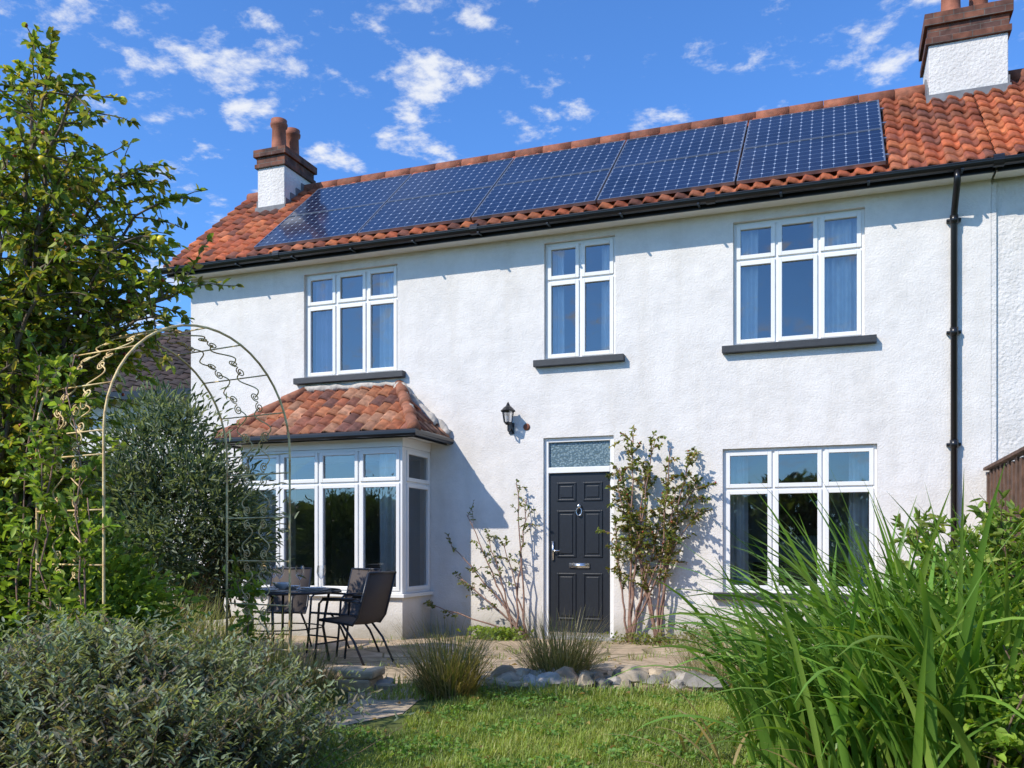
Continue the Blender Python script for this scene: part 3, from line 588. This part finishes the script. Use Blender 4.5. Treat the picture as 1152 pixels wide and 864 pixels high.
def wallstems(base,targets,yy=-.12):
    out=[]
    for (x,z) in targets:
        bx=random.choice(base); a=Vector((bx+random.uniform(-.03,.03),-.12,0)); c=Vector((x,yy+random.uniform(-.12,.05),z)); out.append(bez(a,c,Vector((bx*.6+x*.4,-.2,z*.55)),12,.015))
    return out
random.seed(21)
plant('climbing_rose',wallstems([-2.32,-1.98],[(-2.25,2.5),(-2.0,2.4),(-1.8,2.3),(-1.6,2.15),(-1.5,1.9),(-1.5,1.55),(-2.45,2.1),(-2.45,1.8),(-2.5,1.4),(-2.1,2.1),(-1.75,1.8),(-1.9,1.45),(-2.3,1.65)]),19,.27,20,.05,.031,[(.15,.20,.045),(.21,.25,.06),(.12,.16,.04),(.28,.19,.08)],sr=.014,droop=.3,bark='stem',t0=.33,spread=.6,fruit=.16)
st=wallstems([-3.62,-3.75],[(-4.65,1.15),(-4.45,1.55),(-4.15,1.3),(-3.75,1.95),(-3.62,1.75),(-4.55,.75),(-4.9,.4),(-3.9,1.2)])
plant('climbing_rose',st,9,.2,9,.045,.029,[(.15,.19,.05),(.11,.15,.04),(.22,.22,.08)],sr=.013,droop=.3,bark='stem',t0=.4,spread=.55)
def groundleaf(name,cx,cy,rx,ry,h,n,LL,LW,cols):
    P=np.column_stack([rng.normal(cx,rx,n),rng.normal(cy,ry,n),rng.random(n)*h]); leaves(name,P,rng.normal(0,1,(n,3))+np.array([0,0,.7]),LL,LW,pick(cols,n))
groundleaf('lady_mantle_plant',-3.95,-.35,.16,.09,.13,500,.05,.05,[(.26,.35,.04),(.20,.29,.04)])
groundleaf('border_plant',-1.2,-.4,.35,.12,.25,700,.05,.03,[(.18,.22,.06),(.24,.22,.09)])
groundleaf('border_plant',-2.05,-.3,.3,.08,.12,350,.045,.03,[(.16,.22,.05),(.24,.22,.09)])

def tuft(name,r,d,n,L,sp,cols,w=.006,th1=.9,rad=.12):
    c=G(r,d); az=rng.uniform(0,2*math.pi,n); rr=rad*np.sqrt(rng.random(n)); a2=az+rng.normal(0,.5,n)
    P=np.column_stack([c.x+rr*np.cos(a2),c.y+rr*np.sin(a2),np.zeros(n)])
    return blades(name,P,az,L*rng.uniform(.35,1.2,n),w,rng.uniform(.02,sp,n),rng.uniform(.1,th1,n),pick(cols,n,.35),6)
TC=[(.18,.17,.06),(.30,.24,.11),(.12,.15,.04),(.40,.31,.17)]
tuft('ornamental_grass',-.48,6.8,900,.62,.75,TC,.006,1.1,.2)
tuft('ornamental_grass',.42,7.7,900,.58,.85,TC,.006,1.1,.24)
tuft('ornamental_grass',1.75,7.3,600,.55,.7,[(.4,.33,.17),(.46,.4,.24),(.2,.2,.08)],.006,.8,.3)
tuft('ornamental_grass',-1.55,6.6,420,.42,.7,TC,.006,1.1,.2)
for (r,d,n,L) in ((-2.5,7.0,900,.72),(-2.1,6.9,600,.58),(-2.9,6.9,900,.8),(-1.8,6.6,400,.45),(-2.7,6.3,700,.75),(-2.2,6.2,500,.6)):
    tuft('meadow_grass',r,d,n,L,.5,[(.22,.27,.06),(.30,.30,.10),(.40,.34,.16),(.16,.22,.05)],.007,.9,.32)

# lawn
n=105000; r=rng.uniform(-1.9,2.0,n); d=rng.uniform(4.1,7.25,n)
keep=~((r<-.55+.15*np.sin(d*3))&(d>5.5)&(r>-1.35))&~((d>7.05+.08*np.sin(r*5))); r=r[keep];d=d[keep];n=len(r)
P=np.column_stack([C20*r-S20*d,-10.6+S20*r+C20*d,np.zeros(n)])
patch=.5+.4*np.sin(r*3.1+1)*np.sin(d*2.7+.5)+.35*np.sin(r*9+d*7)*np.sin(d*13-r*4)+.25*np.sin(r*21+2*d)*np.sin(d*25)+rng.normal(0,.1,n); pc=np.clip(patch,0,1)[:,None]
c1=pick([(.13,.21,.03),(.10,.17,.03),(.17,.25,.04)],n,.25); c2=pick([(.32,.40,.07),(.42,.40,.13),(.27,.37,.06)],n,.2); cc=c1*(1-pc)+c2*pc
k=rng.random(n)<(.35+.9*pc[:,0]); P=P[k];cc=cc[k];pk=pc[k,0];n=len(P)
blades('lawn',P,rng.uniform(0,6.28,n),rng.uniform(.02,.07,n)*(.6+.7*pk),.0048,rng.uniform(0,.9,n),rng.uniform(.1,1.3,n),np.clip(cc,0,1),3)
n=12000; r=rng.uniform(-1.6,1.9,n); d=rng.uniform(4.2,7.0,n); k=(np.sin(r*5+1)*np.sin(d*6)+.4*np.sin(r*17+d*9))>.2; k&=~((r<-.5)&(d>5.5)); r=r[k];d=d[k];n=len(r); P=np.column_stack([C20*r-S20*d,-10.6+S20*r+C20*d,rng.uniform(.015,.05,n)])
leaves('clover_patch',P,rng.normal(0,1,(n,3))*np.array([1,1,.3])+np.array([0,0,.3]),.028,.024,pick([(.12,.24,.05),(.2,.33,.07)],n))
n=3200; r=rng.uniform(-1.2,1.6,n); d=rng.uniform(6.6,7.3,n); k=(np.sin(r*7)+np.sin(d*11+r*3))>-.1; r=r[k];d=d[k];n=len(r); P=np.column_stack([C20*r-S20*d,-10.6+S20*r+C20*d,np.zeros(n)])
blades('lawn_edge_weeds',P,rng.uniform(0,6.28,n),rng.uniform(.05,.16,n),.007,rng.uniform(0,.7,n),rng.uniform(.1,1.3,n),pick([(.24,.34,.06),(.34,.34,.12)],n),4)
n=1100; cx=rng.uniform(-5.5,0,55); cy=rng.uniform(-3.2,-.2,55); ii=rng.integers(0,55,n); P=np.column_stack([cx[ii]+rng.normal(0,.07,n),cy[ii]+rng.normal(0,.04,n),np.zeros(n)+.005])
blades('paving_weeds',P,rng.uniform(0,6.28,n),rng.uniform(.03,.10,n),.007,rng.uniform(0,.8,n),rng.uniform(.1,1.1,n),pick([(.2,.28,.06),(.3,.28,.11)],n),3)
n=260; r=rng.uniform(-1.3,1.9,n); d=rng.uniform(4.4,9.3,n); P=np.column_stack([C20*r-S20*d,-10.6+S20*r+C20*d,rng.uniform(.02,.05,n)]); P[:,2]=np.where(d>7.6,.010,P[:,2])
leaves('fallen_leaves',P,rng.normal(0,1,(n,3))*np.array([1,1,.1]),.04,.025,pick([(.35,.22,.08),(.25,.14,.06),(.4,.33,.1)],n))

# lavender bush, bottom-left
def bushtop(r,d):
    a=((r+2.15)/1.12)**2+((d-4.35)/1.05)**2
    return (.60+.10*np.sin(r*4.3+1)*np.cos(d*3.7))*np.sqrt(np.clip(1-a,0,1))+.07*np.sin(r*9)*np.sin(d*8)
n=1600; r=rng.uniform(-3.2,-1.02,n*2); d=rng.uniform(3.35,5.35,n*2); h=bushtop(r,d); k=h>.1; r,d,h=r[k],d[k],h[k]; n=len(r)
la=rng.normal(0,.5,(n,2)); lean=np.column_stack([la[:,0]+(r+2.15)*.3,la[:,1]+(d-4.35)*.3]); Ls=rng.uniform(.12,.46,n)
NL=26; t=np.tile(np.linspace(.05,1,NL),n); i=np.repeat(np.arange(n),NL)
wx,wy=C20*r-S20*d,-10.6+S20*r+C20*d; lw=np.column_stack([C20*lean[:,0]-S20*lean[:,1],S20*lean[:,0]+C20*lean[:,1]])
zb=h-Ls*.72; bx=wx[i]+lw[i,0]*Ls[i]*t; byy=wy[i]+lw[i,1]*Ls[i]*t; P=np.column_stack([bx,byy,zb[i]+Ls[i]*t*rng.uniform(.95,1.05,len(i))])
az=rng.uniform(0,6.28,len(i)); D=np.column_stack([np.cos(az),np.sin(az),rng.uniform(.3,1.3,len(i))])
cb=pick([(.20,.25,.16),(.28,.32,.22),(.13,.17,.10),(.24,.27,.13),(.20,.16,.12)],n,.35); cl=cb[i]*(.4+.85*t)[:,None]  # shade in the bush's gaps put into leaf colour, darker toward shoot bases
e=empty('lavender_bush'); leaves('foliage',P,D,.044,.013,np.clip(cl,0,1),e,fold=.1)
wb=B()
for q in range(0,n,2): wb.tube([(wx[q]-lw[q,0]*.1,wy[q]-lw[q,1]*.1,max(0,zb[q]-.25)),(wx[q],wy[q],zb[q]),(wx[q]+lw[q,0]*Ls[q],wy[q]+lw[q,1]*Ls[q],h[q]+Ls[q]*.2)],[.004,.003,.001],4,cap=False)
wb.obj('stems',mat('lavender_stem',(.22,.15,.10),.9,.3,20),e)

# strap-leaved crocosmia, bottom-right
e=empty('crocosmia_plant'); n=1000
r=rng.normal(2.0,.42,n); d=rng.normal(4.35,.38,n); ok=(r>1.22)&(d>3.6)&(d<5.3); r=r[ok];d=d[ok];n=len(r)
P=np.column_stack([C20*r-S20*d,-10.6+S20*r+C20*d,np.zeros(n)]); az=rng.uniform(0,6.28,n)
lean=rng.uniform(.02,.42,n); az=np.where(rng.random(n)<.5,math.radians(200)+rng.normal(0,.7,n),az)
blades('leaves',P,az,rng.uniform(.75,1.55,n)*(.88+.17*(r>1.6)),rng.uniform(.026,.052,n),lean,rng.uniform(.3,2.1,n),pick([(.14,.28,.04),(.19,.34,.045),(.10,.20,.03),(.27,.38,.07),(.13,.25,.045)],n,.25),11,e,fold=.3)
n=160; rr_=rng.normal(1.9,.45,n); dd_=rng.normal(4.3,.4,n); P=np.column_stack([C20*rr_-S20*dd_,-10.6+S20*rr_+C20*dd_,np.zeros(n)])
blades('dry_leaves',P,rng.uniform(0,6.28,n),rng.uniform(.4,.8,n),.018,rng.uniform(.3,.8,n),rng.uniform(.8,1.8,n),pick([(.38,.28,.12),(.28,.21,.09)],n),7,e)
st=[]
for q in range(30):
    r0=random.uniform(2.35,3.3); d0=random.uniform(4.5,5.6); st.append(bez(G(r0,d0,0),G(r0+random.uniform(-.35,.3),d0+random.uniform(-.3,.3),random.uniform(.8,1.2)+.15*(r0-2.3)),G(r0,d0,.7),8,.02))
plant('mixed_shrub',st,20,.24,12,.068,.03,[(.17,.28,.045),(.23,.34,.06),(.12,.20,.035),(.30,.35,.08)],sr=.009,droop=.1,t0=.15,spread=.7)
st=[]
for q in range(20):
    r0=random.uniform(1.85,2.5); d0=random.uniform(3.3,3.75); st.append(bez(G(r0,d0,0),G(r0+random.uniform(-.2,.2),d0,random.uniform(.3,.75)),G(r0,d0,.4),6,.02))
plant('leafy_border_plant',st,14,.14,9,.055,.034,[(.20,.32,.045),(.27,.38,.06)],sr=.006,t0=.1)

# ================================================================ FURNITURE
def chair(name,p,ang):
    e=empty(name); X=Matrix.Translation(p)@Matrix.Rotation(math.radians(ang),4,'Z'); b=B()
    def T(pts): return [X@Vector(q) for q in pts]
    for s in (-.25,.25):
        b.tube(T([(s,.26,0),(s,.23,.25),(s,.20,.60),(s,.16,.635),(s,-.05,.64),(s,-.27,.62)]),.012,8)
        b.tube(T([(s*.94,.22,.44),(s*.94,-.18,.40),(s*.94,-.24,.48),(s*.94,-.36,.90)]),.012,8)
        b.tube(T([(s*.96,-.05,.42),(s*.98,-.20,.25),(s*1.0,-.33,0)]),.012,8)
        b.box(s-.022,s+.022,-.20,.15,.642,.660,X)
    b.tube(T([(-.235,-.36,.90),(.235,-.36,.90)]),.012,8); b.tube(T([(-.235,.22,.44),(.235,.22,.44)]),.012,8); b.tube(T([(-.25,.24,.2),(.25,.24,.2)]),.009,8)
    b.obj('chair_frame',M['frame'],e,True)
    g=B(); prof=[(.23,.445),(.1,.425),(-.08,.405),(-.18,.405),(-.235,.47),(-.29,.66),(-.36,.905)]; v=[]
    for (y,z) in prof: v+=[X@Vector((-.235,y,z)),X@Vector((0,y-.006,z-.012)),X@Vector((.235,y,z))]
    g.add(v,[(3*i+j,3*i+j+1,3*i+j+4,3*i+j+3) for i in range(len(prof)-1) for j in range(2)]); o=g.obj('chair_sling',M['sling'],e,True)
    s=o.modifiers.new('s','SOLIDIFY'); s.thickness=.006; return e
chair('garden_chair',G(-1.58,8.75),85)
chair('garden_chair',G(-1.85,9.6),160)
chair('garden_chair',G(-3.0,9.1),-105)
chair('garden_chair',G(-2.6,9.9),-170)
te=empty('garden_table'); tp=G(-2.33,8.85); b=B()
b.lathe([(0,.705),(.60,.705),(.61,.712),(.60,.72),(0,.72)],40,tp); b.obj('table_top',M['tableglass'],te)
b=B(); b.tube([tp+Vector((.605*math.cos(t),.605*math.sin(t),.708)) for t in [i*2*math.pi/40 for i in range(41)]],.014,8)
for j in range(4):
    a=j*math.pi/2+.5; ca,sa=math.cos(a),math.sin(a); b.tube([tp+Vector((.5*ca,.5*sa,.70)),tp+Vector((.44*ca,.44*sa,.35)),tp+Vector((.5*ca,.5*sa,0))],.014,8)
b.tube([tp+Vector((.44*math.cos(t),.44*math.sin(t),.35)) for t in [i*2*math.pi/24 for i in range(25)]],.007,6); b.obj('table_frame',M['frame'],te,True)
for j in range(4):
    a=j*math.pi/2+.3; b=B(); X=Matrix.Translation(tp+Vector((.36*math.cos(a),.36*math.sin(a),.724)))@Matrix.Rotation(a,4,'Z'); b.box(-.13,.13,-.19,.19,0,.004,X); b.obj('placemat',M['linen'],te)
    b=B(); c0=tp+Vector((.36*math.cos(a),.36*math.sin(a),.729)); b.lathe([(0,0),(.08,.003),(.12,.016),(.115,.018),(.08,.007),(0,.005)],24,c0); b.obj('dinner_plate',M['porcelain'],te,True)
for (dx,dy) in ((-.32,-.1),(-.12,.2),(.05,-.25),(.22,.05),(.34,.25),(-.25,.28)):
    b=B(); b.lathe([(0,0),(.038,.002),(.032,.006),(.005,.012),(.0045,.09),(.012,.1),(.038,.13),(.045,.165),(.041,.21),(.037,.23)],18,(tp.x+dx,tp.y+dy,.73)); b.obj('wine_glass',M['wineglass'],te,True)
b=B(); b.lathe([(0,.0),(.04,.0),(.075,.05),(.08,.07),(.074,.07),(.04,.01),(0,.01)],20,(tp.x+.05,tp.y-.02,.726)); b.obj('bowl',M['porcelain'],te,True)
b=B(); b.lathe([(.04,0),(.055,.1),(.062,.1),(.062,.12),(.05,.12),(.04,.02),(0,.02)],16,G(-2.62,6.95,.55)); b.tube([G(-2.62,6.95,0),G(-2.62,6.95,.57)],.012,6); b.obj('terracotta_cane_top',M['terra'],smooth=True)

# rose arch
ar=empty('garden_rose_arch'); b=B()
AR=Vector((-1.5,6.0)); AL=Vector((-2.2,4.79)); off=Vector((-.52,.30)); w=(AR-AL).length; r_=w/2; zs=1.78
def hoop(o2,inset=0):
    pts=[]; c=(AR+AL)/2+o2; hd=(AR-AL).normalized(); R_=r_-inset
    pts.append((c+hd*R_,0)); pts.append((c+hd*R_,zs*.5))
    for i in range(25):
        a=math.pi*i/24; pts.append((c+hd*R_*math.cos(a),zs+R_*math.sin(a)))
    pts.append((c-hd*R_,zs*.5)); pts.append((c-hd*R_,0)); return [G(p.x,p.y,z) for p,z in pts]
for o2 in (Vector((0,0)),off): b.tube(hoop(o2),.0075,7)
A=hoop(Vector((0,0)));Bp=hoop(off)
for i in range(2,27,3): b.tube([A[i],Bp[i]],.0045,6)
def scroll(p,q,nrmv,r=.06,turn=1):
    p,q=Vector(p),Vector(q); ax=(q-p); l=ax.length; ax.normalize(); pts=[]
    for i in range(33):
        t=i/32; a=(t-.5)*2; pts.append(p+Vector(ax)*(l*(.5+.36*a))+nrmv*(r*math.sin(a*math.pi)))
    out=[]
    for sgn,c in ((1,p+ax*l*.86),(-1,p+ax*l*.14)):
        sp=[c+ax*sgn*(.035*(1-k/20*.8))*math.cos(k*.55)+nrmv*(.035*(1-k/20*.8))*math.sin(k*.55)*turn for k in range(18)]; out.append(sp)
    b.tube(pts,.0045,5); [b.tube(o,.004,5) for o in out]
pv=(Bp[0]-A[0]).normalized()
for (k0) in (0,-1):
    a0=Vector((A[k0].x,A[k0].y,0)); b0=Vector((Bp[k0].x,Bp[k0].y,0))
    z=.15
    while z<1.75:
        b.tube([a0+Vector((0,0,z)),b0+Vector((0,0,z))],.005,6); m=(a0+b0)/2
        scroll(m+Vector((0,0,z+.01))-pv*.06,m+Vector((0,0,z+.29))-pv*.06,pv,.05); scroll(m+Vector((0,0,z+.01))+pv*.1,m+Vector((0,0,z+.29))+pv*.1,-pv,.05,-1); z+=.30
for i in range(3,25,3):
    m0=(A[i]+Bp[i])/2; m1=(A[min(i+3,26)]+Bp[min(i+3,26)])/2
    scroll(m0-pv*.1,m1-pv*.1,pv,.06); scroll(m0+pv*.1,m1+pv*.1,-pv,.06,-1)
b.obj('arch_ironwork',M['iron'],ar,True)
st=[bez(G(-2.3,4.85,0),G(-2.45,4.9,2.0),G(-2.3,4.8,1),9,.03),bez(G(-2.75,5.1,0),G(-2.7,5.1,2.25),G(-2.85,5.0,1),9,.03),bez(G(-2.5,4.9,0),G(-2.6,4.95,1.75),G(-2.6,4.9,1),9,.03),bez(G(-2.7,5.0,0),G(-2.45,5.0,2.2),G(-2.7,4.9,1.3),9,.03),bez(G(-2.4,4.85,0),G(-2.3,4.85,1.4),G(-2.4,4.8,.8),9,.03),bez(G(-2.0,6.4,0),G(-1.95,6.3,.9),G(-1.8,6.3,.6),7,.02)]
plant('climbing_plant_on_arch',st,26,.26,13,.06,.036,[(.20,.30,.05),(.28,.34,.07),(.14,.23,.04)],sr=.006,bark='stem',t0=.1,spread=.7)

# ================================================================ LIGHT, SKY, CAMERA
el=math.radians(40); azd=Vector((-math.sin(math.radians(36)),-math.cos(math.radians(36)),0)); sd=azd*math.cos(el)+Vector((0,0,math.sin(el)))
L=bpy.data.lights.new('sun','SUN'); L.energy=4.7; L.angle=math.radians(.5); L.color=(1,.935,.835); lo=bpy.data.objects.new('sun',L); lo.rotation_euler=(-sd).to_track_quat('-Z','Y').to_euler(); col.objects.link(lo)
wd=bpy.data.worlds.new('World'); S.world=wd; wd.use_nodes=True; nt=wd.node_tree; nt.nodes.clear(); K=nt.links
out=N(nt,'ShaderNodeOutputWorld'); bg=N(nt,'ShaderNodeBackground'); bg.inputs[1].default_value=.14; K.new(bg.outputs[0],out.inputs[0])
sk=N(nt,'ShaderNodeTexSky',sky_type='NISHITA'); sk.sun_disc=False; sk.sun_elevation=el; sk.sun_rotation=math.radians(216); sk.air_density=1.0; sk.dust_density=.3; sk.ozone_density=3
tint=N(nt,'ShaderNodeMix',data_type='RGBA',blend_type='MULTIPLY'); tint.inputs[0].default_value=1; tint.inputs[7].default_value=(.72,1.2,1.78,1); K.new(sk.outputs[0],tint.inputs[6])
tc=N(nt,'ShaderNodeTexCoord'); sx=N(nt,'ShaderNodeSeparateXYZ'); K.new(tc.outputs['Generated'],sx.inputs[0])
def mm(op,a,b_=None,cl=False):
    n=N(nt,'ShaderNodeMath',operation=op,use_clamp=cl)
    for i,x in enumerate((a,b_)):
        if x is None: continue
        if isinstance(x,(int,float)): n.inputs[i].default_value=x
        else: K.new(x,n.inputs[i])
    return n.outputs[0]
zz=mm('ADD',mm('MAXIMUM',sx.outputs[2],.0),.10); cx=mm('DIVIDE',sx.outputs[0],zz); cy=mm('DIVIDE',sx.outputs[1],zz)
cb_=N(nt,'ShaderNodeCombineXYZ'); K.new(cx,cb_.inputs[0]); K.new(cy,cb_.inputs[1]); cb_.inputs[2].default_value=5.1
n1=N(nt,'ShaderNodeTexNoise'); n1.inputs['Scale'].default_value=8.5; n1.inputs['Detail'].default_value=9; n1.inputs['Roughness'].default_value=.62; n1.inputs['Distortion'].default_value=.1; K.new(cb_.outputs[0],n1.inputs['Vector'])
n2=N(nt,'ShaderNodeTexNoise'); n2.inputs['Scale'].default_value=1.6; n2.inputs['Detail'].default_value=2; K.new(cb_.outputs[0],n2.inputs['Vector'])
sm=mm('ADD',n1.outputs['Fac'],mm('MULTIPLY',mm('SUBTRACT',n2.outputs['Fac'],.5),.15))
mr=N(nt,'ShaderNodeMapRange',interpolation_type='SMOOTHSTEP'); mr.inputs['From Min'].default_value=.52; mr.inputs['From Max'].default_value=.72; K.new(sm,mr.inputs[0])
fade=N(nt,'ShaderNodeMapRange'); fade.inputs['From Min'].default_value=.0; fade.inputs['From Max'].default_value=.15; K.new(sx.outputs[2],fade.inputs[0])
mxs=N(nt,'ShaderNodeMix',data_type='RGBA'); K.new(mm('MULTIPLY',mm('MULTIPLY',mr.outputs[0],fade.outputs[0]),.95),mxs.inputs[0]); K.new(tint.outputs[2],mxs.inputs[6]); mxs.inputs[7].default_value=(6.4,6.6,7.0,1); K.new(mxs.outputs[2],bg.inputs[0])
cam=bpy.data.cameras.new('camera'); cam.sensor_width=36; cam.lens=31.25; cam.shift_y=183/1152; cam.clip_end=2000; cam.clip_start=.05
co=bpy.data.objects.new('camera',cam); co.location=(0,-10.6,1.15); co.rotation_euler=(math.pi/2,0,math.radians(20)); col.objects.link(co); S.camera=co
